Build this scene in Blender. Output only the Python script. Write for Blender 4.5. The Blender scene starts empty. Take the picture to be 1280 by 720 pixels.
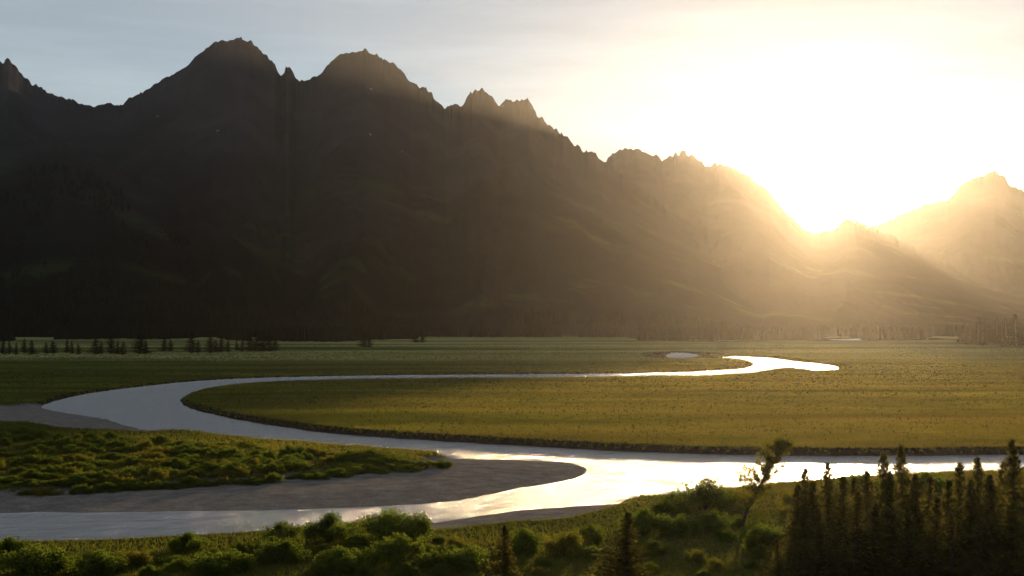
import bpy, math, random
import numpy as np
random.seed(7); rng = np.random.default_rng(11)
S = bpy.context.scene; C = S.collection
F = 1758.0; P = math.atan(40/F); CZ = 32.0
cP, sP = math.cos(P), math.sin(P)

# ------------------------------------------------------------- camera model
def ray(px, py):
    px = np.asarray(px, float); py = np.asarray(py, float)
    v = 360-py
    fw = F*cP - v*sP; up = F*sP + v*cP
    return (px-640)/fw, up/fw            # u (sideways tan), s (elevation tan)
def ground(px, py, z=0.0):
    u, s = ray(px, py)
    d = (CZ-z)/np.maximum(-s, 1e-5)
    return u*d, d

# ------------------------------------------------------------- noise
TAB = rng.random((256, 256))
def vn(x, y, seed=0):
    x = np.asarray(x, float)+seed*17.31; y = np.asarray(y, float)+seed*9.77
    xi = np.floor(x).astype(int); yi = np.floor(y).astype(int)
    fx = x-xi; fy = y-yi
    fx = fx*fx*(3-2*fx); fy = fy*fy*(3-2*fy)
    a = TAB[xi & 255, yi & 255]; b = TAB[(xi+1) & 255, yi & 255]
    c = TAB[xi & 255, (yi+1) & 255]; d = TAB[(xi+1) & 255, (yi+1) & 255]
    return (a*(1-fx)+b*fx)*(1-fy)+(c*(1-fx)+d*fx)*fy
def fbm(x, y, o=4, seed=0):
    r = 0; a = .5; t = 0
    for i in range(o):
        r = r+a*vn(x*2**i, y*2**i, seed+i); t += a; a *= .5
    return r/t
def sm(t):
    t = np.clip(t, 0, 1); return t*t*(3-2*t)

# ------------------------------------------------------------- object helpers
def mesh(name, V, Fc, mat, parent=None, smooth=False, attrs=None):
    V = np.asarray(V, np.float32); Fc = np.asarray(Fc, np.int32)
    me = bpy.data.meshes.new(name)
    n = Fc.shape[1]
    me.vertices.add(len(V)); me.vertices.foreach_set('co', V.ravel())
    me.loops.add(Fc.size); me.loops.foreach_set('vertex_index', Fc.ravel())
    me.polygons.add(len(Fc)); me.polygons.foreach_set('loop_start', np.arange(0, Fc.size, n, dtype=np.int32))
    me.polygons.foreach_set('use_smooth', np.full(len(Fc), smooth))
    me.update(calc_edges=True); me.validate()
    if attrs:
        for k, a in attrs.items():
            at = me.attributes.new(k, 'FLOAT', 'POINT'); at.data.foreach_set('value', np.asarray(a, np.float32).ravel())
    me.materials.append(mat)
    o = bpy.data.objects.new(name, me); C.objects.link(o)
    if parent: o.parent = parent
    return o
def tag(o, label=None, cat=None, group=None, kind=None):
    if label: o['label'] = label
    if cat: o['category'] = cat
    if group: o['group'] = group
    if kind: o['kind'] = kind
    return o
def empty(name):
    o = bpy.data.objects.new(name, None); C.objects.link(o); return o
def dup(root):
    r = root.copy(); C.objects.link(r)
    for k in ('label', 'group'):
        if k in r: del r[k]
    for ch in list(root.children):
        c = ch.copy(); C.objects.link(c); c.parent = r
    return r
def gridfaces(nr, nc):
    i = np.arange(nr-1)[:, None]*nc+np.arange(nc-1)[None, :]
    return np.stack([i, i+1, i+nc+1, i+nc], -1).reshape(-1, 4)

# ------------------------------------------------------------- materials
def newmat(name):
    m = bpy.data.materials.new(name); m.use_nodes = True
    nt = m.node_tree; nt.nodes.clear()
    out = nt.nodes.new('ShaderNodeOutputMaterial')
    return m, nt, out
def N(nt, t, **k):
    n = nt.nodes.new(t)
    for a, b in k.items():
        if a in n.inputs: n.inputs[a].default_value = b
        else: setattr(n, a, b)
    return n
def noise(nt, vec, scale, detail=4, rough=.55):
    n = nt.nodes.new('ShaderNodeTexNoise'); n.inputs['Scale'].default_value = scale
    n.inputs['Detail'].default_value = detail; n.inputs['Roughness'].default_value = rough
    nt.links.new(vec, n.inputs['Vector']); return n.outputs['Fac']
def ramp(nt, fac, stops):
    r = nt.nodes.new('ShaderNodeValToRGB'); e = r.color_ramp.elements
    e[0].position, e[0].color = stops[0][0], (*stops[0][1], 1)
    e[1].position, e[1].color = stops[-1][0], (*stops[-1][1], 1)
    for p, c in stops[1:-1]:
        q = e.new(p); q.color = (*c, 1)
    nt.links.new(fac, r.inputs['Fac']); return r.outputs['Color']
def mixc(nt, fac, a, b, mode='MIX'):
    m = nt.nodes.new('ShaderNodeMixRGB'); m.blend_type = mode
    for s, v in ((0, fac), (1, a), (2, b)):
        if isinstance(v, (int, float)): m.inputs[s].default_value = v
        elif isinstance(v, tuple): m.inputs[s].default_value = (*v, 1)
        else: nt.links.new(v, m.inputs[s])
    return m.outputs[0]
def pos(nt, sc=None):
    g = nt.nodes.new('ShaderNodeNewGeometry')
    if sc is None: return g.outputs['Position']
    m = nt.nodes.new('ShaderNodeVectorMath'); m.operation = 'MULTIPLY'; m.inputs[1].default_value = sc
    nt.links.new(g.outputs['Position'], m.inputs[0]); return m.outputs[0]
def attr(nt, k):
    a = nt.nodes.new('ShaderNodeAttribute'); a.attribute_name = k; return a.outputs['Fac']
def west_green_east_glow(nt, col):
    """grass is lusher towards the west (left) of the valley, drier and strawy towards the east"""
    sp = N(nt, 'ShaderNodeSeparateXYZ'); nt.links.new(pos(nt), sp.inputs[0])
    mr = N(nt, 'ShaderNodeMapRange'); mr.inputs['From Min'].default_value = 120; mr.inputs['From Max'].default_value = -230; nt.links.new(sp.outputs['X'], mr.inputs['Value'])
    g = mixc(nt, 1., col, (.90, 1.06, .90), 'MULTIPLY'); e = mixc(nt, 1., col, (1.55, 1.34, 1.08), 'MULTIPLY')  # greener west tint; east tint paints the sun's gold brightening into the colour
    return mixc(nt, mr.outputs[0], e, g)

def leafmat(name, dark, light, trans, tmix=.5, scale=.6, patch=None):
    m, nt, out = newmat(name); L = nt.links.new
    p = pos(nt)
    col = ramp(nt, noise(nt, p, scale, 3), [(.3, dark), (.7, light)])
    if patch:
        f = ramp(nt, noise(nt, pos(nt, (.6, 1, 1)), patch[0], 4), [(.4, (0, 0, 0)), (.62, (1, 1, 1))])
        col = mixc(nt, f, col, patch[1])
        f2 = ramp(nt, noise(nt, pos(nt, (.25, 1, 1)), .02, 4), [(.35, (.62, .67, .62)), (.6, (1.28, 1.24, 1.05))])
        col = mixc(nt, 1., col, f2, 'MULTIPLY')
        col = west_green_east_glow(nt, col)
    d = N(nt, 'ShaderNodeBsdfDiffuse'); t = N(nt, 'ShaderNodeBsdfTranslucent')
    L(col, d.inputs['Color'])
    tcol = mixc(nt, 1.0, col, trans, 'MULTIPLY'); L(tcol, t.inputs['Color'])
    x = N(nt, 'ShaderNodeMixShader'); x.inputs[0].default_value = tmix
    L(d.outputs[0], x.inputs[1]); L(t.outputs[0], x.inputs[2]); L(x.outputs[0], out.inputs['Surface'])
    return m
M = {}
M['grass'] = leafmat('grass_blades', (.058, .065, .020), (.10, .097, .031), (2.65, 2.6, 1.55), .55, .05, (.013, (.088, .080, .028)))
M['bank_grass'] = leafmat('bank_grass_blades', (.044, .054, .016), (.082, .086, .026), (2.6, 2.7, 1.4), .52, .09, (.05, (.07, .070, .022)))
M['shrub'] = leafmat('willow_leaves', (.030, .041, .011), (.070, .086, .023), (4.1, 4.3, 1.6), .57, .5)
M['shrub_yellow'] = leafmat('yellow_leaves', (.055, .058, .016), (.11, .105, .03), (3.9, 3.7, 1.5), .57, .5)
M['needle'] = leafmat('conifer_needles', (.032, .035, .014), (.072, .072, .028), (4.8, 4.1, 1.7), .5, .8)
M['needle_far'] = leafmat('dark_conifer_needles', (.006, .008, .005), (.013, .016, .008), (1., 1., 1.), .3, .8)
def plain(name, a, b, scale, rough=.9):
    m, nt, out = newmat(name)
    bs = N(nt, 'ShaderNodeBsdfPrincipled'); bs.inputs['Roughness'].default_value = rough
    bs.inputs['Specular IOR Level'].default_value = .1
    nt.links.new(ramp(nt, noise(nt, pos(nt), scale), [(.3, a), (.7, b)]), bs.inputs['Base Color'])
    nt.links.new(bs.outputs[0], out.inputs['Surface']); return m
M['bark'] = plain('bark', (.05, .035, .025), (.13, .1, .075), 3)
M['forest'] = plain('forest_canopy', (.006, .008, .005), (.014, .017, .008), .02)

def ground_mat():
    m, nt, out = newmat('valley_ground'); L = nt.links.new
    p = pos(nt)
    g1 = ramp(nt, noise(nt, p, .012, 5, .6), [(.35, (.05, .058, .018)), (.5, (.078, .078, .026)), (.66, (.10, .09, .034))])
    g2 = ramp(nt, noise(nt, p, .35, 5, .65), [(.3, (.75, .75, .75)), (.7, (1.3, 1.3, 1.25))])
    gr = west_green_east_glow(nt, mixc(nt, 1., g1, g2, 'MULTIPLY'))
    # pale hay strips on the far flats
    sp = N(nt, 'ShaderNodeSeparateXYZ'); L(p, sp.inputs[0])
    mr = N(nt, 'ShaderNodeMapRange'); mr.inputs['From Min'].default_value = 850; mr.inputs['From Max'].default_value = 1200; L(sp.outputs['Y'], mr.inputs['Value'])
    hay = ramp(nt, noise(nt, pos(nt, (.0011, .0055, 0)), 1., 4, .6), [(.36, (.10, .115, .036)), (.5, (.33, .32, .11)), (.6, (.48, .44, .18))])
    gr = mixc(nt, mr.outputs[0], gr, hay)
    ea = ramp(nt, noise(nt, p, .8, 5), [(.3, (.02, .016, .012)), (.7, (.06, .045, .032))])
    gv = ramp(nt, noise(nt, p, .25, 6, .7), [(.3, (.24, .205, .17)), (.5, (.34, .295, .25)), (.7, (.46, .41, .355))])
    gv2 = ramp(nt, noise(nt, p, 3, 3, .7), [(.35, (.6, .6, .6)), (.65, (1.15, 1.15, 1.15))])
    gv = mixc(nt, 1., gv, gv2, 'MULTIPLY')
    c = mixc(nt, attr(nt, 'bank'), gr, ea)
    c = mixc(nt, attr(nt, 'gravel'), c, gv)
    bs = N(nt, 'ShaderNodeBsdfDiffuse')
    L(c, bs.inputs['Color'])
    b = N(nt, 'ShaderNodeBump'); b.inputs['Strength'].default_value = .7; b.inputs['Distance'].default_value = .3
    L(noise(nt, p, .9, 6, .7), b.inputs['Height']); L(b.outputs[0], bs.inputs['Normal'])
    L(bs.outputs[0], out.inputs['Surface']); return m
M['ground'] = ground_mat()

def water_mat():
    m, nt, out = newmat('river_water'); L = nt.links.new
    bs = N(nt, 'ShaderNodeBsdfPrincipled')
    bs.inputs['Base Color'].default_value = (.97, .95, .92, 1); bs.inputs['Roughness'].default_value = .14; bs.inputs['Metallic'].default_value = .93
    bs.inputs['IOR'].default_value = 1.33
    a = noise(nt, pos(nt, (.3, .9, 1)), 1.0, 5, .7); c = noise(nt, pos(nt, (.10, .15, 1)), 1.0, 5, .62)
    ad = N(nt, 'ShaderNodeMath'); ad.operation = 'MULTIPLY_ADD'; ad.inputs[1].default_value = 3.8
    L(c, ad.inputs[0]); L(a, ad.inputs[2])
    b = N(nt, 'ShaderNodeBump'); b.inputs['Strength'].default_value = 1; b.inputs['Distance'].default_value = 1.15
    L(ad.outputs[0], b.inputs['Height']); L(b.outputs[0], bs.inputs['Normal'])
    L(bs.outputs[0], out.inputs['Surface']); return m
M['water'] = water_mat()

def rock_mat():
    m, nt, out = newmat('mountain_rock'); L = nt.links.new
    p = pos(nt)
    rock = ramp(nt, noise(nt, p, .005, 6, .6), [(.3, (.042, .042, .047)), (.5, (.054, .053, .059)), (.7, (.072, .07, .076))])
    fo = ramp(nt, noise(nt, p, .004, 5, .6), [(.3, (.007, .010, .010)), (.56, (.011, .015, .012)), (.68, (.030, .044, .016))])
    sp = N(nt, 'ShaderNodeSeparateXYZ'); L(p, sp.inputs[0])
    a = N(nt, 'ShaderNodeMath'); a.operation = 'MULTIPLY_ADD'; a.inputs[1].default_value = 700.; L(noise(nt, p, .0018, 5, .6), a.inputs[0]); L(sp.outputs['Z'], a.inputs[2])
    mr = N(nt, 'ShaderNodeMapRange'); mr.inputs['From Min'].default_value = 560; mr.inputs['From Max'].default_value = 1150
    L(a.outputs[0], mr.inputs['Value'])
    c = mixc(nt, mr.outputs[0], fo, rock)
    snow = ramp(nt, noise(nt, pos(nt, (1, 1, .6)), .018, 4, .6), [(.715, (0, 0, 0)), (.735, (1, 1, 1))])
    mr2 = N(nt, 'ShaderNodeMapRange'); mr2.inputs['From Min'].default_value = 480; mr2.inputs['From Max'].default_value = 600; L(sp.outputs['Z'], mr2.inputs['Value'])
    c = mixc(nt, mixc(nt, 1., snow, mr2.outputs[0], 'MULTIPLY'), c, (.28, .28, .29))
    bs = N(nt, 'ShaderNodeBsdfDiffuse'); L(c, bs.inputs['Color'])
    b = N(nt, 'ShaderNodeBump'); b.inputs['Strength'].default_value = .2; b.inputs['Distance'].default_value = 8
    L(noise(nt, p, .02, 8, .7), b.inputs['Height']); L(b.outputs[0], bs.inputs['Normal'])
    L(bs.outputs[0], out.inputs['Surface']); return m
M['rock'] = rock_mat()

# ------------------------------------------------------------- river layout (shorelines as seen, laid on the valley floor)
def spline(pts, k=4, closed=True):
    p = np.array(pts, float); n = len(p); r = []
    for i in range(n):
        a, b, c, d = p[(i-1) % n], p[i], p[(i+1) % n], p[(i+2) % n]
        for j in range(k):
            t = j/k
            r.append(.5*((2*b)+(-a+c)*t+(2*a-5*b+4*c-d)*t*t+(-a+3*b-3*c+d)*t**3))
    return np.array(r)
def poly(pts, k=3):
    q = spline(pts, k); x, y = ground(q[:, 0], q[:, 1]); return np.stack([x, y], 1)
river = [(1048, 460.5), (1040, 457.5), (1020, 455), (1000, 453), (970, 448.5), (940, 446), (915, 445.5), (905, 447), (925, 449), (938, 452), (942, 456),
  (925, 461), (880, 464), (780, 466.5), (640, 468), (500, 469), (350, 471.5), (250, 476), (170, 484), (110, 492), (70, 501), (52, 508),
  (65, 513), (115, 521), (160, 532), (200, 542), (260, 548), (330, 556), (400, 561), (470, 567), (540, 572), (620, 575), (690, 577), (724, 582), (731, 589),
  (715, 598), (680, 605), (620, 616), (560, 627), (450, 634), (300, 638), (150, 640), (0, 641), (-160, 643), (-320, 646), (-480, 690),
  (-320, 699), (-160, 696), (0, 690), (120, 687), (250, 681), (380, 671), (450, 664), (540, 654), (600, 645), (660, 637), (740, 632), (840, 629), (900, 622),
  (1000, 611), (1150, 601), (1280, 596), (1430, 592), (1600, 588), (1700, 578), (1600, 568), (1430, 567), (1280, 568), (1100, 570), (950, 569), (800, 565), (700, 560), (560, 552),
  (470, 546), (400, 540), (330, 530), (280, 521), (240, 511), (226, 503), (232, 495), (252, 487), (292, 481), (360, 476.5), (500, 473.5), (640, 472.5), (780, 471), (890, 469),
  (940, 466), (968, 461), (990, 459.5), (1015, 462), (1035, 463)]
pond = [(832, 444), (842, 441), (858, 441.3), (872, 443.3), (868, 446.5), (850, 447.6), (836, 446.8)]
slough = [(1035, 424.8), (1075, 423.0), (1120, 423.2), (1105, 424.9), (1065, 425.6)]
WP = [poly(river), poly(pond), poly(slough)]
GP = [poly([(-60, 508), (0, 510), (50, 507), (62, 512), (120, 520), (165, 532), (205, 543), (190, 547), (120, 544), (60, 538), (0, 533), (-60, 528)]),
      poly([(560, 571), (630, 573), (700, 575), (735, 582), (740, 590), (715, 602), (650, 616), (560, 632), (400, 640), (0, 646), (-320, 650), (-320, 628), (0, 622), (150, 614), (300, 606), (440, 592), (530, 581)]),
      poly([(505, 660), (560, 650), (620, 638), (720, 626), (780, 630), (765, 645), (700, 659), (610, 668), (540, 672)])]
def sdist(x, y, polys):
    """distance to the outlines, positive outside, negative inside"""
    best = np.full(x.shape, 1e9); ins = np.zeros(x.shape, bool)
    for q in polys:
        par = np.zeros(x.shape, bool)
        a = q; b = np.roll(q, -1, 0)
        for (ax, ay), (bx, by) in zip(a, b):
            ex, ey = bx-ax, by-ay; L2 = ex*ex+ey*ey+1e-9
            wx = x-ax; wy = y-ay
            t = np.clip((wx*ex+wy*ey)/L2, 0, 1)
            dd = (wx-t*ex)**2+(wy-t*ey)**2
            np.minimum(best, dd, out=best)
            if ay != by:
                c = ((ay > y) != (by > y)) & (x < ax+(y-ay)*ex/ey)
                par ^= c
        ins |= par
    dd = np.sqrt(best); return np.where(ins, -dd, dd)
def terrain(x, y):
    x = np.asarray(x, float); y = np.asarray(y, float)
    shp = x.shape; x = x.ravel(); y = y.ravel()
    sd = np.full(x.shape, 500.); gd = np.full(x.shape, 500.)
    k = (y > 140) & (y < 2600) & (np.abs(x) < 1200)
    sd[k] = sdist(x[k], y[k], WP)
    k2 = k & (y < 700); gd[k2] = sdist(x[k2], y[k2], GP)
    d = np.maximum(y, 1); row = d*d/(CZ*F)*.6
    sd = sd+(fbm(x/6, y/6, 3, 3)-.5)*np.clip(d/300, .5, 1.2)*2.2*np.clip(1-(d-400)/300, 0, 1)
    w = np.maximum(1.8, row*1.1)
    bh = 1.7+(.5-1.7)*sm((d-420)/300)
    gdn = gd+(fbm(x/7, y/14, 4, 8)-.5)*np.where(y < 250, 5, 9)
    grav = sm(.5-gdn/5.)
    zb = bh*sm(sd/w)
    zg = np.clip(sd*.045, 0, .7)
    z = zb*(1-grav)+zg*grav
    z = np.where(sd < 0, -1.3*sm(-sd/np.maximum(3, row)), z)
    und = (fbm(x/45, y/70, 4, 5)-.42)*.8*np.clip(sd/20, 0, 1)*(1-.7*grav)
    z = z+np.where(sd > 0, np.maximum(und, -.2), 0)
    bl = np.clip((150-y)/140, 0, 1.1); z = z+26*bl**1.6
    bank = (1-sm((sd-w*.9)/(w*.5)))*(1-grav)
    return z.reshape(shp), grav.reshape(shp), np.clip(bank, 0, 1).reshape(shp), sd.reshape(shp)
def gz(x, y): return float(terrain(np.array([x]), np.array([y]))[0][0])

# ground sheet
u_in = np.arange(-.43, .4301, .0016)
uu = np.concatenate([np.linspace(-1.6, -.45, 30), u_in, np.linspace(.45, 1.6, 30)])
pr = np.arange(752, 411, -.62)
rows = np.concatenate([np.linspace(-40, 150, 42), ground(0, pr)[1], np.geomspace(5000, 11000, 24)])
rows = rows[np.concatenate([[True], np.diff(rows) > 0.02])]
gx = uu[None, :]*(np.abs(rows)[:, None]+40); gy = np.repeat(rows[:, None], len(uu), 1)
z, gr, bk, sd = terrain(gx, gy)
V = np.stack([gx, gy, z], -1).reshape(-1, 3)
o = mesh('ground', V, gridfaces(len(rows), len(uu)), M['ground'], smooth=True, attrs={'gravel': gr, 'bank': bk})
tag(o, 'flat grassy valley floor with earth banks and grey gravel bars along the river', 'ground', kind='structure')
# water sheet
wr = np.concatenate([np.linspace(150, 700, 12), np.linspace(800, 2600, 8)]); wu = np.linspace(-.75, .75, 13)
wx = wu[None, :]*(wr[:, None]+200); wy = np.repeat(wr[:, None], 13, 1)
o = mesh('river', np.stack([wx, wy, wx*0], -1).reshape(-1, 3), gridfaces(len(wr), 13), M['water'])
tag(o, 'silvery rippled river winding in wide bends through the meadow', 'river', kind='structure')

# ------------------------------------------------------------- mountains
class Range:
    def __init__(s, pts, R, B, seed, jag=.0066):
        p = np.array(pts, float); s.u, s.s = ray(p[:, 0], p[:, 1]); s.R, s.B, s.seed, s.jag = R, B, seed, jag
    def sky(s, u):
        j = .9*(fbm(u*170, u*0+3, 4, s.seed)-.5)+.7*(.28-np.abs(fbm(u*280, u*0+9, 2, s.seed+30)-.5)*1.7)
        am = .35+1.2*vn(u*40, u*0, s.seed+70)
        return np.interp(u, s.u, s.s)+s.jag*j*am
    def RB(s, u):
        return s.R*(1+.10*(fbm(u*7, u*0, 3, s.seed+2)-.5)), s.B*(1+.18*(fbm(u*11, u*0+5, 3, s.seed+4)-.5))
    def h(s, u, d):
        R, B = s.RB(u); t = (d-B)/(R-B); hr = CZ+R*s.sky(u)
        hs = CZ+R*np.interp(u, s.u, s.s)
        tc = np.clip(t, 0, 1)
        p = .45*tc+.55*tc**2.1
        X = u*s.R; wv = (fbm(X/900, d/900, 3, s.seed+6)-.5)*1.6
        r1 = 1-np.abs(2*vn(X/620+wv, d/2600, s.seed+7)-1); r2 = 1-np.abs(2*vn(X/240+wv*2, d/800, s.seed+8)-1)
        r3 = 1-np.abs(2*fbm(X/95+wv*2, d/210, 3, s.seed+9)-1)
        sp = r1*.58+r2*.26+r3*.07-.475
        f = (hs+(hr-hs)*tc**14)*p+.26*hs*sp*(4*tc*(1-tc))**.8
        f = f+hs*.008*(fbm(X/45, d/60, 3, s.seed+12)-.5)*np.clip(6*tc, 0, 1)*np.clip((1-tc)*12, 0, 1)
        f = np.where(t < .985, np.minimum(f, CZ+d*s.sky(u)*.985), f)
        bkk = hr*(1-1.2*np.clip(t-1, 0, 1))
        return np.where(t <= 0, -8+t*40, np.where(t > 1, bkk, np.maximum(f, -8)))
    def build(s, label, u0, u1):
        u = np.arange(u0, u1, .0011)
        t = np.concatenate([np.linspace(-.06, .9, 130), np.linspace(.905, 1, 24), np.linspace(1.03, 1.5, 10)])
        R, B = s.RB(u); d = B[None]+(R-B)[None]*t[:, None]
        U = np.repeat(u[None], len(t), 0); Z = s.h(U, d)
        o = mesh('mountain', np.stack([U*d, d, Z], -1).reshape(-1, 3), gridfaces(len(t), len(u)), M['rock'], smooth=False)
        tag(o, label, 'mountain', kind='structure'); return float(Z.max()), float(d.max())
A = Range([(-900, 200), (-500, 150), (-200, 110), (-60, 92), (-15, 82), (0, 75), (10, 72), (18, 82), (27, 94), (45, 108), (80, 124), (110, 132), (150, 131), (175, 119), (200, 102), (222, 90), (236, 82), (243, 72), (254, 64), (268, 53), (295, 46), (314, 51), (327, 66), (343, 79), (352, 95), (358, 85), (362, 85), (370, 104), (393, 98), (404, 90), (412, 79), (428, 67), (442, 66), (456, 62), (474, 71), (500, 84), (512, 101), (535, 114), (558, 134), (578, 130), (586, 117), (601, 109), (612, 118), (623, 135), (632, 127), (645, 124), (660, 122), (668, 138), (690, 160), (720, 182), (752, 200), (800, 236), (850, 272), (900, 306), (960, 344), (1050, 380), (1150, 396), (1250, 403), (1400, 406)], 5400, 2750, 1)
B_ = Range([(300, 330), (500, 280), (640, 240), (720, 222), (756, 205), (766, 192), (785, 186), (800, 187), (815, 195), (832, 197), (842, 189), (856, 189), (868, 195), (884, 208), (898, 203), (915, 210), (940, 225), (962, 242), (985, 270), (1010, 290), (1040, 291), (1058, 277), (1072, 278), (1092, 286), (1120, 297), (1160, 316), (1200, 335), (1280, 362), (1400, 388), (1600, 402)], 6600, 3200, 21, .0065)
C_ = Range([(850, 380), (950, 330), (1020, 306), (1060, 294), (1100, 281), (1130, 266), (1160, 257), (1184, 252), (1198, 238), (1212, 226), (1228, 221), (1243, 215), (1256, 222), (1265, 233), (1280, 240), (1330, 262), (1400, 270), (1500, 290), (1700, 330), (2000, 380)], 7900, 4800, 41, .005)
D_ = Range([(-900, 160), (-400, 150), (-150, 160), (-30, 172), (30, 178), (80, 178), (120, 190), (160, 222), (230, 268), (300, 318), (380, 366), (450, 396), (520, 408), (700, 415)], 3900, 2450, 61, .002)
tops = [A.build('tall jagged mountain range with two rounded summits filling the left and middle', -.75, .36),
        B_.build('hazy golden ridge with the low sun breaking over its right shoulder', -.2, .55),
        C_.build('most distant pale peak at the right edge beyond the sunlit notch', .12, .8),
        D_.build('dark forested spur sloping down in front of the big range at left', -.75, .03)]

# ------------------------------------------------------------- far forest along the foot of the mountains
def forest(n=9000):
    Vs = []; Fs = []
    px = rng.uniform(-260, 1540, n*3); py = rng.uniform(416, 428, n*3)
    u, _ = ray(px, 400); d = CZ/np.maximum(-ray(px, py)[1], 1e-4)
    dens = fbm(u*26, d/500, 3, 77)
    keep = (dens > .43) & (d > 2150+600*(fbm(u*13, u*0, 3, 90)-.4)+np.where((px > 520) & (px < 800), 300, 0)-np.where(px > 1190, 350, 0)) & (d < 2950)
    u, d = u[keep][:n], d[keep][:n]
    z = np.maximum.reduce([A.h(u, d), D_.h(u, d), B_.h(u, d), np.full(u.shape, .3)])
    # more trees up the spur at the left
    u2 = rng.uniform(-.5, -.06, 9000); d2 = 2450+1300*rng.random(9000)**1.5
    z2 = np.maximum(A.h(u2, d2), D_.h(u2, d2)); k = (z2 > 2) & (fbm(u2*40, d2/120, 3, 60) > .42) & (D_.h(u2, d2) > A.h(u2, d2)-5); u2, d2, z2 = u2[k], d2[k], z2[k]
    u = np.concatenate([u, u2]); d = np.concatenate([d, d2]); z = np.concatenate([z, z2])
    m = len(u); H = rng.uniform(9, 23, m); W = H*rng.uniform(.22, .38, m); x = u*d
    ang = np.linspace(0, 2*np.pi, 6, endpoint=False)
    off = 0
    for (b, t, r) in ((.05, .55, 1.), (.35, .8, .72), (.62, 1., .45)):
        ring = np.stack([x[:, None]+np.cos(ang)*(W*r)[:, None]*rng.uniform(.7, 1.2, (m, 6)), d[:, None]+np.sin(ang)*(W*r)[:, None], (z+H*b)[:, None]+rng.uniform(-.05, .05, (m, 6))*H[:, None]], -1)
        top = np.stack([x, d, z+H*t], -1)[:, None]
        v = np.concatenate([ring, top], 1).reshape(-1, 3)
        base = np.arange(m)[:, None, None]*7
        tri = np.array([[i, (i+1) % 6, 6] for i in range(6)])[None]
        Vs.append(v); Fs.append((base+tri).reshape(-1, 3)+off); off += len(v)
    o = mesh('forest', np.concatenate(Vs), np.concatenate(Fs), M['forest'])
    tag(o, 'dark conifer forest massed along the foot of the mountains', 'forest', kind='stuff')
forest()

# ------------------------------------------------------------- grass
BAR = poly([(-320, 524), (0, 534), (140, 545), (260, 552), (400, 564), (560, 577), (450, 596), (300, 610), (0, 626), (-320, 632)])
def grass(name, label, n, box, hgt, wid, mat, per=4):
    px = rng.uniform(box[0], box[1], n); py = rng.uniform(box[2], box[3], n)
    x, y = ground(px, py, 1.0)
    z, g, b, sd = terrain(x, y)
    k = (sd > .6) & (g < .35+.3*rng.random(n))
    x, y, z = x[k], y[k], z[k]; m = len(x)
    s = np.clip(y/300, .6, 3.); patch = .75+.5*fbm(x/16, y/30, 3, 15)
    patch = np.where(sdist(x, y, [BAR]) < 0, patch*.8, patch)
    Vs = np.empty((m, per, 3, 3))
    for j in range(per):
        a = rng.uniform(0, 2*np.pi, m); r = rng.random(m)*wid*s*1.4
        bx = x+np.cos(a)*r; by = y+np.sin(a)*r; h = hgt*patch*rng.uniform(.6, 1.2, m)*np.clip(s, 1, 1.4)
        w = wid*s*rng.uniform(.15, .4, m); t = rng.uniform(0, 2*np.pi, m)
        Vs[:, j, 0] = np.stack([bx-np.cos(t)*w, by-np.sin(t)*w, z-.05], -1)
        Vs[:, j, 1] = np.stack([bx+np.cos(t)*w, by+np.sin(t)*w, z-.05], -1)
        Vs[:, j, 2] = np.stack([bx+rng.normal(0, .35, m)*h, by+rng.normal(0, .35, m)*h, z+h], -1)
    o = mesh(name, Vs.reshape(-1, 3), np.arange(m*per*3).reshape(-1, 3), mat)
    tag(o, label, 'grass', kind='stuff')
grass('meadow_grass', 'golden green meadow grass covering the flat valley beyond the near river bank', 250000, (-220, 1500, 430, 622), .48, .3, M['grass'])
grass('near_bank_grass', 'tufted olive grass on the slope of the near bank', 75000, (-220, 1500, 600, 760), .42, .25, M['bank_grass'])

# ------------------------------------------------------------- plants
def tube(path, rad, sides=7):
    path = np.array(path, float); n = len(path); V = []; Fc = []
    for i, p in enumerate(path):
        t = path[min(i+1, n-1)]-path[max(i-1, 0)]; t /= np.linalg.norm(t)+1e-9
        a = np.cross(t, [.3, .9, .1]); a /= np.linalg.norm(a)+1e-9; b = np.cross(t, a)
        for k in range(sides):
            q = 2*math.pi*k/sides; V.append(p+rad[i]*(math.cos(q)*a+math.sin(q)*b))
    for i in range(n-1):
        for k in range(sides):
            Fc.append((i*sides+k, i*sides+(k+1) % sides, (i+1)*sides+(k+1) % sides, (i+1)*sides+k))
    return np.array(V), np.array(Fc)
def tubes(lst):
    Vs = []; Fs = []; o = 0
    for p, r in lst:
        v, f = tube(p, r, 6); Vs.append(v); Fs.append(f+o); o += len(v)
    return np.concatenate(Vs), np.concatenate(Fs)
def leaves(c, size):
    n = len(c); a = rng.normal(size=(n, 3)); a /= np.linalg.norm(a, axis=1)[:, None]
    b = np.cross(a, rng.normal(size=(n, 3))); b /= np.linalg.norm(b, axis=1)[:, None]
    s = size*rng.uniform(.6, 1.4, (n, 1))
    V = np.stack([c-a*s, c+b*s*.5, c+a*s, c-b*s*.5], 1).reshape(-1, 3)
    return V, np.arange(n*4).reshape(-1, 4)
def clumps(cs, rs, n):
    i = rng.integers(0, len(cs), n); d = rng.normal(size=(n, 3)); d /= np.linalg.norm(d, axis=1)[:, None]
    return cs[i]+d*(rs[i]*rng.random(n)**.45)[:, None]
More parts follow.
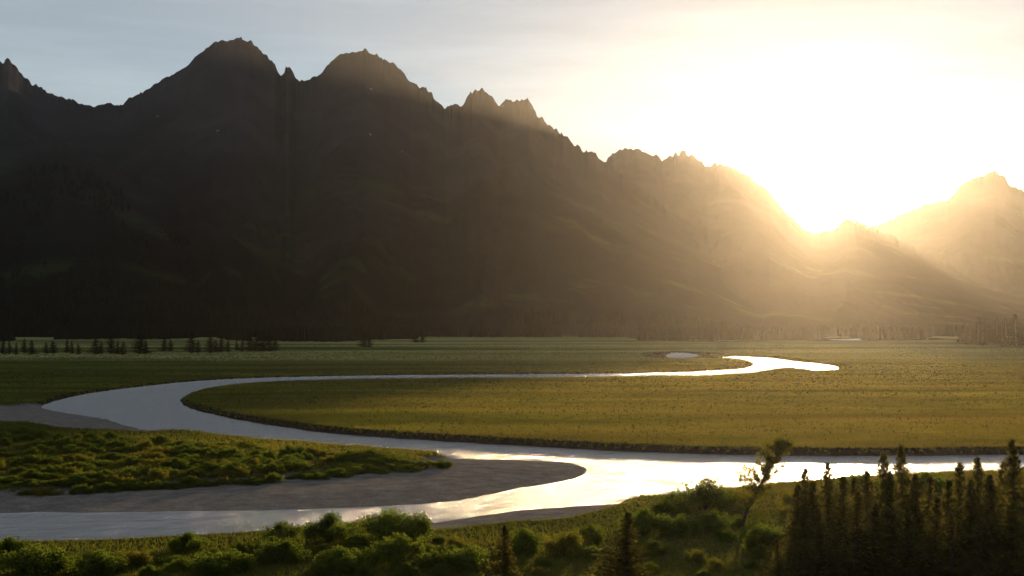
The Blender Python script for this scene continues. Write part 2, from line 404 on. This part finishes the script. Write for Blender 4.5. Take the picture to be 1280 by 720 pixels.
# shrub of unit radius ~1, height ~1.1 (metres, scaled per plant)
def make_shrub(mat, nl, leaf, spiky=0):
    root = empty('shrub'); k = 22
    a = rng.uniform(0, 2*np.pi, k); r = rng.random(k)**.6*.75
    cs = np.stack([np.cos(a)*r, np.sin(a)*r, .15+.68*rng.random(k)**.8*(1.05-r*.8)], -1); rs = rng.uniform(.18, .36, k)
    c = clumps(cs, rs, nl)
    if spiky:
        m = nl//6; j = rng.integers(0, k, m); t = rng.random(m)
        c[:m] = cs[j]+np.stack([cs[j, 0]*.4*t, cs[j, 1]*.4*t, .12+.2*t], -1)+rng.normal(0, .05, (m, 3))
    c[:, 2] = np.abs(c[:, 2])
    v, f = leaves(c, leaf); mesh('foliage', v, f, mat, root)
    st = []
    for q in range(9):
        e = cs[q]; st.append(([(0, 0, -.1), (e[0]*.4, e[1]*.4, e[2]*.5), tuple(e)], [.035, .025, .01]))
    v, f = tubes(st); mesh('stem', v, f, M['bark'], root); return root
shr = [make_shrub(M['shrub'], 7600, .037), make_shrub(M['shrub'], 7000, .036, 1), make_shrub(M['shrub_yellow'], 6000, .035, 1), make_shrub(M['shrub'], 7000, .039), make_shrub(M['shrub'], 7000, .036, 1)]
used = set()
def inst(protos, i):
    p = protos[i % len(protos)]
    if id(p) not in used: used.add(id(p)); return p
    return dup(p)
def shrub(px, py, wpx, hpx, label, group, i, lo=1.2):
    x, y = ground(px, py, lo); x, y = float(x), float(y); z = gz(x, y)
    o = inst(shr, i); sc = y/F
    o.location = (x, y, z-.05); o.scale = (wpx*sc/1.85, wpx*sc/1.85, hpx*sc/.95); o.rotation_euler = (0, 0, random.uniform(0, 6.28))
    tag(o, label, 'shrub', group); return o
NB = 'shrubs along the near river bank'
near = [
 (12, 702, 60, 25, 'round shrub at the left edge of the picture on the near bank', 0), (42, 724, 96, 40, 'broad bushy shrub in the bottom left corner', 3),
 (118, 726, 80, 28, 'low wide shrub on the bottom edge right of the bottom left corner shrub', 1), (168, 714, 54, 22, 'small shrub between the bottom left shrubs and the lone waterside shrub', 2),
 (235, 693, 58, 22, 'lone rounded shrub at the water edge, left of the row of willows', 0), (282, 724, 86, 30, 'dark shrub on the bottom edge below the lone waterside shrub', 3),
 (352, 682, 56, 24, 'leftmost low shrub of the row of willows by the lower river bend', 4), (412, 681, 72, 35, 'middle rounded willow of the row by the lower river bend', 0),
 (488, 679, 100, 42, 'largest broad willow at the right end of the row by the lower river bend', 3), (352, 708, 74, 27, 'shrub below the leftmost willow of the row, nearer the camera', 4),
 (425, 720, 82, 30, 'wide dark shrub on the bottom edge below the middle willow', 0), (505, 712, 90, 36, 'leafy shrub below the largest willow, near the bottom edge', 1),
 (586, 716, 72, 30, 'shrub just left of the foreground spruce at bottom centre', 3), (572, 694, 44, 19, 'small shrub right of the largest willow, below the near gravel patch', 2),
 (655, 694, 62, 28, 'upright shrub just above the foreground spruce at bottom centre', 0), (704, 698, 64, 30, 'yellowish shrub between the two lone foreground spruces', 2),
 (738, 680, 50, 20, 'low shrub at the right end of the near gravel patch', 4), (806, 672, 70, 32, 'rounded shrub behind the foreground spruce right of bottom centre', 0),
 (850, 674, 58, 25, 'shrub on the open slope left of the leaning tree', 4), (880, 642, 78, 36, 'tall bright shrub at the water left of the leaning tree', 1),
 (842, 636, 48, 19, 'low shrub on the water edge, furthest left by the main channel', 3), (914, 634, 60, 22, 'sunlit shrub right beside the top of the bank left of the leaning tree', 2),
 (950, 688, 66, 34, 'shaded shrub at the foot of the leaning tree on the right', 3), (890, 668, 54, 25, 'small bushy shrub directly left of the foot of the leaning tree', 4),
 (1010, 642, 78, 32, 'glowing shrub behind the left end of the spruce stand', 2), (1075, 634, 84, 34, 'shrub half hidden behind the middle of the spruce stand', 1), (1160, 628, 94, 34, 'shrub at the water behind the right half of the spruce stand', 0)]
for px, py, w, h, l, i in near: shrub(px, py, w, h, l, NB, i)
pl = [(a[0], a[1]) for a in near]; c = 0; tries = 0
while c < 48 and tries < 8000:
    tries += 1
    px = random.uniform(-40, 1000); edge = np.interp(px, [-40, 250, 450, 560, 600, 740, 790, 900, 1000], [697, 692, 674, 678, 680, 670, 645, 634, 628])
    py = random.uniform(edge+5, 730)
    if all(((px-a)/31)**2+((py-b)/9.5)**2 > 1 for a, b in pl):
        pl.append((px, py)); shrub(px, py, random.uniform(20, 50), random.uniform(9, 18), 'small low bush filling the gaps between the larger near bank shrubs', 'small bushes on the near bank', c); c += 1
# shrubs on the vegetated left bar
c = 0; pl = []; tries = 0
while c < 180 and tries < 12000:
    tries += 1
    px = random.uniform(-60, 555); top = np.interp(px, [-60, 0, 140, 260, 400, 548], [534, 540, 550, 557, 568, 577]); bot = np.interp(px, [-60, 150, 300, 450, 555], [622, 612, 604, 592, 582])
    if bot-top < 3: continue
    py = random.uniform(top+3, bot)
    if all(((px-a)/15)**2+((py-b)/3.)**2 > 1 for a, b in pl):
        pl.append((px, py)); k = random.random()
        shrub(px, py, random.uniform(26, 62)*(.7+.3*k), random.uniform(6, 13), 'low backlit bush on the overgrown river bar at left', 'low bushes on the left river bar', c+1); c += 1

# conifer: 15 m tall prototype
def make_conifer(R, bare, nbr=420, pw=.75, mat='needle'):
    root = empty('spruce_tree'); H = 15.; T = []
    lop = random.uniform(0, 6.28)
    for w in range(nbr):
        f = bare+(1-bare)*((w+random.random())/nbr)**.92; zc = H*f
        bulge = .85+.3*float(vn(f*7, lop, 3))
        Lw = R*(1-f)**pw*bulge+.08
        a = random.uniform(0, 6.283); L = Lw*random.uniform(.4, 1.3)*(1+.25*math.cos(a-lop+f*5)); dr = random.uniform(-.55, .3)-.4*max(0, f-.6)
        dx, dy = math.cos(a), math.sin(a)
        ns = max(2, int(L/.26))
        for j in range(ns):
            s = (j+.6)/ns; q = L*s; zz = zc-dr*q+.12*q*s+random.uniform(-.12, .12)
            wd = (.22*(1-s*.5)+.05)*random.uniform(.6, 1.25)*(1-.4*f)
            up = random.uniform(-.2, .28)
            p = np.array([dx*q, dy*q, zz]); fw = np.array([dx*.26, dy*.26, up])*(1-.3*f); sd_ = np.array([-dy*wd, dx*wd, random.uniform(-.25, .14)])
            s2 = np.array([dy*wd, -dx*wd, random.uniform(-.25, .14)])
            T += [p-fw*.5, p+fw, p+sd_, p-fw*.5, p+s2, p+fw]
            if j % 2: T += [p-fw*.6, p+fw*.8, p+np.array([0, 0, -.28])]
    T += [np.array([.07, 0, H-.6]), np.array([-.07, 0, H-.6]), np.array([0, 0, H+.3]), np.array([0, .07, H-.6]), np.array([0, -.07, H-.6]), np.array([0, 0, H+.3])]
    V = np.array(T); mesh('crown', V, np.arange(len(V)).reshape(-1, 3), M[mat], root)
    v, f = tube([(0, 0, -.5), (0.03, .02, 4), (0, .05, 9), (0, 0, 14.8)], [.24, .19, .11, .02], 8); mesh('trunk', v, f, M['bark'], root)
    return root
con = [make_conifer(3.0, .03, 520, .95), make_conifer(2.7, .04, 520, .85), make_conifer(3.2, .03, 560, 1.0), make_conifer(2.5, .05, 490, .8), make_conifer(2.8, .04, 490, .9), make_conifer(3.1, .04, 540, .88)]
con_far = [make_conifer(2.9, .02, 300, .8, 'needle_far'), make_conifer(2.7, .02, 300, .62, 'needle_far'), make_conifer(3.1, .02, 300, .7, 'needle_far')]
ORD = ['first', 'second', 'third', 'fourth', 'fifth', 'sixth', 'seventh', 'eighth', 'ninth', 'tenth', 'eleventh', 'twelfth', 'thirteenth', 'fourteenth', 'fifteenth', 'sixteenth', 'seventeenth', 'eighteenth', 'nineteenth', 'twentieth']
TENS = {20: 'twenty', 30: 'thirty', 40: 'forty', 50: 'fifty', 60: 'sixty', 70: 'seventy'}
for t_ in (20, 30, 40, 50, 60, 70):
    if t_ > 20: ORD.append({30: 'thirtieth', 40: 'fortieth', 50: 'fiftieth', 60: 'sixtieth', 70: 'seventieth'}[t_])
    ORD += [f'{TENS[t_]}-{w}' for w in ORD[:9]]
def conifer(px, ytop, d, label, group, i, wide=1., pro=None):
    u, s = ray(px, ytop); x = float(u)*d; z = gz(x, d); h = CZ+d*float(s)-z
    o = inst(pro or con, i); k = h/15.2
    o.location = (x, d, z); o.scale = (k*wide, k*wide, k); o.rotation_euler = (random.uniform(-.04, .04), random.uniform(-.04, .04), random.uniform(0, 6.28))
    tag(o, label, 'tree', group); return o
st = [(975, 672, 138, 1.6), (990, 602, 150, 1.5), (1004, 584, 158, 1.3), (1019, 600, 150, 1.6), (1036, 576, 160, 1.3), (1054, 594, 147, 1.6), (1068, 612, 139, 1.7), (1082, 588, 156, 1.5), (1103, 564, 150, 1.3), (1116, 588, 143, 1.6), (1131, 555, 155, 1.3),
      (1147, 592, 147, 1.6), (1166, 620, 139, 1.8), (1182, 598, 152, 1.6), (1197, 576, 158, 1.4), (1209, 598, 145, 1.6), (1222, 570, 152, 1.4), (1240, 592, 143, 1.6), (1256, 576, 158, 1.5), (1272, 547, 140, 1.3), (1290, 538, 146, 1.4), (1310, 570, 138, 1.6),
      (998, 640, 140, 1.8), (1028, 634, 141, 1.8), (1046, 608, 162, 1.6), (1092, 628, 138, 1.8), (1140, 634, 136, 1.8), (1158, 594, 163, 1.6), (1190, 640, 136, 1.8), (1228, 634, 137, 1.8), (1262, 626, 134, 1.8), (1070, 596, 165, 1.6), (1125, 602, 164, 1.6), (1012, 614, 166, 1.6), (1092, 602, 168, 1.6), (1215, 602, 166, 1.6), (1245, 604, 168, 1.6)]
for i, (px, yt, d, w) in enumerate(sorted(st)):
    adj = 'tall' if yt < 572 else ('short' if yt > 608 else 'dark')
    conifer(px, yt, d, f'{adj} backlit spruce, {ORD[i]} from the left in the stand at bottom right', 'spruce stand at the bottom right', i, w)
for px, yt, d, w, l in [(782, 640, 150, 2.6, 'bushy lone foreground spruce right of bottom centre'), (632, 656, 148, 1.9, 'narrow pointed spruce at bottom centre among the shrubs')]:
    conifer(px, yt, d, l, 'lone foreground spruces', i, w); i += 2
# lone trees on the far meadow: (x, top, foot)
far = [(4, 424, 442), (12, 426, 442), (20, 428, 443), (31, 423, 441), (40, 425, 443), (58, 428, 442), (66, 426, 442), (84, 424, 441), (90, 426, 442), (98, 429, 443), (120, 421, 443), (127, 426, 442), (140, 419, 442), (147, 425, 442), (154, 427, 443), (176, 417, 442), (183, 425, 442), (205, 422, 439), (213, 424, 439), (240, 414, 441), (248, 425, 441), (262, 420, 441), (270, 424, 440), (277, 419, 440), (285, 424, 440), (303, 421, 439), (312, 415, 439), (320, 413, 439), (329, 414, 439), (337, 417, 439), (345, 422, 438), (296, 425, 438), (455, 416, 434), (462, 421, 434), (355, 409, 427), (362, 406, 427), (372, 404, 427), (381, 405, 427), (391, 410, 426), (520, 414, 428), (528, 411, 428), (1160, 408, 424), (1205, 404, 430), (1212, 400, 431), (1222, 396, 431), (1228, 402, 432), (1234, 398, 431), (1246, 394, 432), (1252, 402, 433), (1258, 397, 432), (1270, 392, 433), (1276, 400, 433), (1283, 394, 433)]
for i, (px, yt, yb) in enumerate(sorted(far)):
    x, d = ground(px, yb, .8)
    conifer(px, yt, float(d), f'distant dark conifer standing on the far meadow, {ORD[i]} from the left', 'distant conifers on the far meadow', i+2, random.uniform(1.4, 2.8), con_far)
# leaning tree
def leaning():
    root = empty('leaning_tree'); x, y = ground(926, 664, 1.2); x, y = float(x), float(y); z = gz(x, y); k = y/F
    pth = [(0, 0, -.3), (8*k, 0, 22*k), (22*k, .2, 48*k), (36*k, .3, 72*k), (48*k, .3, 92*k), (56*k, .2, 106*k)]
    lim = [(pth, [.26, .22, .18, .13, .08, .03])]; cs = []; rs = []
    P_ = np.array(pth)
    for j in range(110):
        t = (.2+.79*(j+random.random())/110)*5; t = min(t, 4.97); i0 = int(t); q = P_[i0]*(1-t+i0)+P_[min(i0+1, 5)]*(t-i0)
        a = random.uniform(0, 6.28); L = random.uniform(.5, 2.3)*min(1.15, .5+.3*t)*(1.5-t/5.6)
        e = q+np.array([math.cos(a)*L, math.sin(a)*L, random.uniform(.1, 1.1)*L])
        lim.append(([tuple(q), tuple((q+e)/2+np.array([0, 0, .08])), tuple(e)], [.045, .03, .012]))
        for f in (.45, .7, .88, 1.): cs.append(q+(e-q)*f+rng.normal(0, .1, 3)); rs.append(random.uniform(.2, .52))
    v, f = tubes(lim); mesh('trunk', v, f, M['bark'], root)
    v, f = leaves(clumps(np.array(cs), np.array(rs), 22000), .105); mesh('crown', v, f, M['shrub_yellow'], root)
    root.location = (x, y, z); tag(root, 'slender leafy tree leaning right over the river beside the spruce stand', 'tree')
leaning()

# ------------------------------------------------------------- hazy air, sky, sun
m, nt, out = newmat('evening_haze')
vs = N(nt, 'ShaderNodeVolumeScatter'); vs.inputs['Color'].default_value = (1, .92, .82, 1); vs.inputs['Density'].default_value = 1.25e-5; vs.inputs['Anisotropy'].default_value = .83
nt.links.new(vs.outputs[0], out.inputs['Volume'])
X, Y0, Y1, Z0, Z1 = 11000, -1200, max(max(t[1] for t in tops), 11000)+60, -60, max(t[0] for t in tops)+25
v = [(sx*X*(1 if yy < 0 else 1.1), yy, zz) for zz in (Z0, Z1) for yy in (Y0, Y1) for sx in (-1, 1)]
o = mesh('sky', v, [(0, 2, 3, 1), (4, 5, 7, 6), (0, 1, 5, 4), (2, 6, 7, 3), (0, 4, 6, 2), (1, 3, 7, 5)], m)
tag(o, 'pale evening sky whitening to gold around the low sun', 'sky', kind='structure')

def sdir(px, py):
    u, s = ray(px, py); v = np.array([float(u), 1, float(s)]); return v/np.linalg.norm(v)
sl = sdir(1022, 243); sg = sdir(1020, 270)
el = math.asin(sl[2]); az = math.atan2(sl[0], sl[1])
L = bpy.data.lights.new('sun', 'SUN'); L.energy = 4.6; L.angle = math.radians(.5); L.color = (1, .71, .39)
lo = bpy.data.objects.new('sun', L); C.objects.link(lo)
from mathutils import Vector
lo.rotation_euler = Vector((-sl[0], -sl[1], -sl[2])).to_track_quat('-Z', 'Y').to_euler(); lo.location = (0, 0, 500)
W = bpy.data.worlds.new('World'); S.world = W; W.use_nodes = True; nt = W.node_tree; nt.nodes.clear()
out = nt.nodes.new('ShaderNodeOutputWorld'); LK = nt.links.new
sk = N(nt, 'ShaderNodeTexSky', sky_type='NISHITA'); sk.sun_disc = False; sk.sun_elevation = el; sk.sun_rotation = az; sk.altitude = 2000; sk.air_density = 1.; sk.dust_density = 0.; sk.ozone_density = 1.5
hs = N(nt, 'ShaderNodeHueSaturation'); hs.inputs['Saturation'].default_value = .5; LK(sk.outputs[0], hs.inputs['Color'])
b1 = N(nt, 'ShaderNodeBackground'); b1.inputs['Strength'].default_value = .125
tc = N(nt, 'ShaderNodeTexCoord')
mp = N(nt, 'ShaderNodeMapping'); mp.inputs['Scale'].default_value = (3, 3, 24); mp.inputs['Rotation'].default_value = (0, .06, 0); LK(tc.outputs['Generated'], mp.inputs[0])
ci = ramp(nt, noise(nt, mp.outputs[0], 1.5, 6, .6), [(.4, (1, 1, 1)), (.72, (1.24, 1.22, 1.19))])
LK(mixc(nt, 1., hs.outputs[0], ci, 'MULTIPLY'), b1.inputs['Color'])
dt = N(nt, 'ShaderNodeVectorMath', operation='DOT_PRODUCT'); dt.inputs[1].default_value = tuple(sg)
nm = N(nt, 'ShaderNodeVectorMath', operation='NORMALIZE'); LK(tc.outputs['Generated'], nm.inputs[0]); LK(nm.outputs[0], dt.inputs[0])
mx = N(nt, 'ShaderNodeMath', operation='MAXIMUM'); mx.inputs[1].default_value = 0; LK(dt.outputs['Value'], mx.inputs[0])
sh = b1.outputs[0]
for pw, st_, col in [(9000, 30., (1, .93, .75))]:
    q = N(nt, 'ShaderNodeMath', operation='POWER'); q.inputs[1].default_value = pw; LK(mx.outputs[0], q.inputs[0])
    q2 = N(nt, 'ShaderNodeMath', operation='MULTIPLY'); q2.inputs[1].default_value = st_; LK(q.outputs[0], q2.inputs[0])
    b = N(nt, 'ShaderNodeBackground'); b.inputs['Color'].default_value = (*col, 1); LK(q2.outputs[0], b.inputs['Strength'])
    a = N(nt, 'ShaderNodeAddShader'); LK(sh, a.inputs[0]); LK(b.outputs[0], a.inputs[1]); sh = a.outputs[0]
LK(sh, out.inputs['Surface'])

cam = bpy.data.cameras.new('camera'); cam.sensor_width = 36; cam.lens = 36*F/1280; cam.clip_start = .5; cam.clip_end = 60000
co = bpy.data.objects.new('camera', cam); C.objects.link(co); co.location = (0, 0, CZ); co.rotation_euler = (math.pi/2+P, 0, 0)
S.camera = co
S.view_settings.view_transform = 'Standard'; S.view_settings.look = 'None'; S.view_settings.exposure = 0
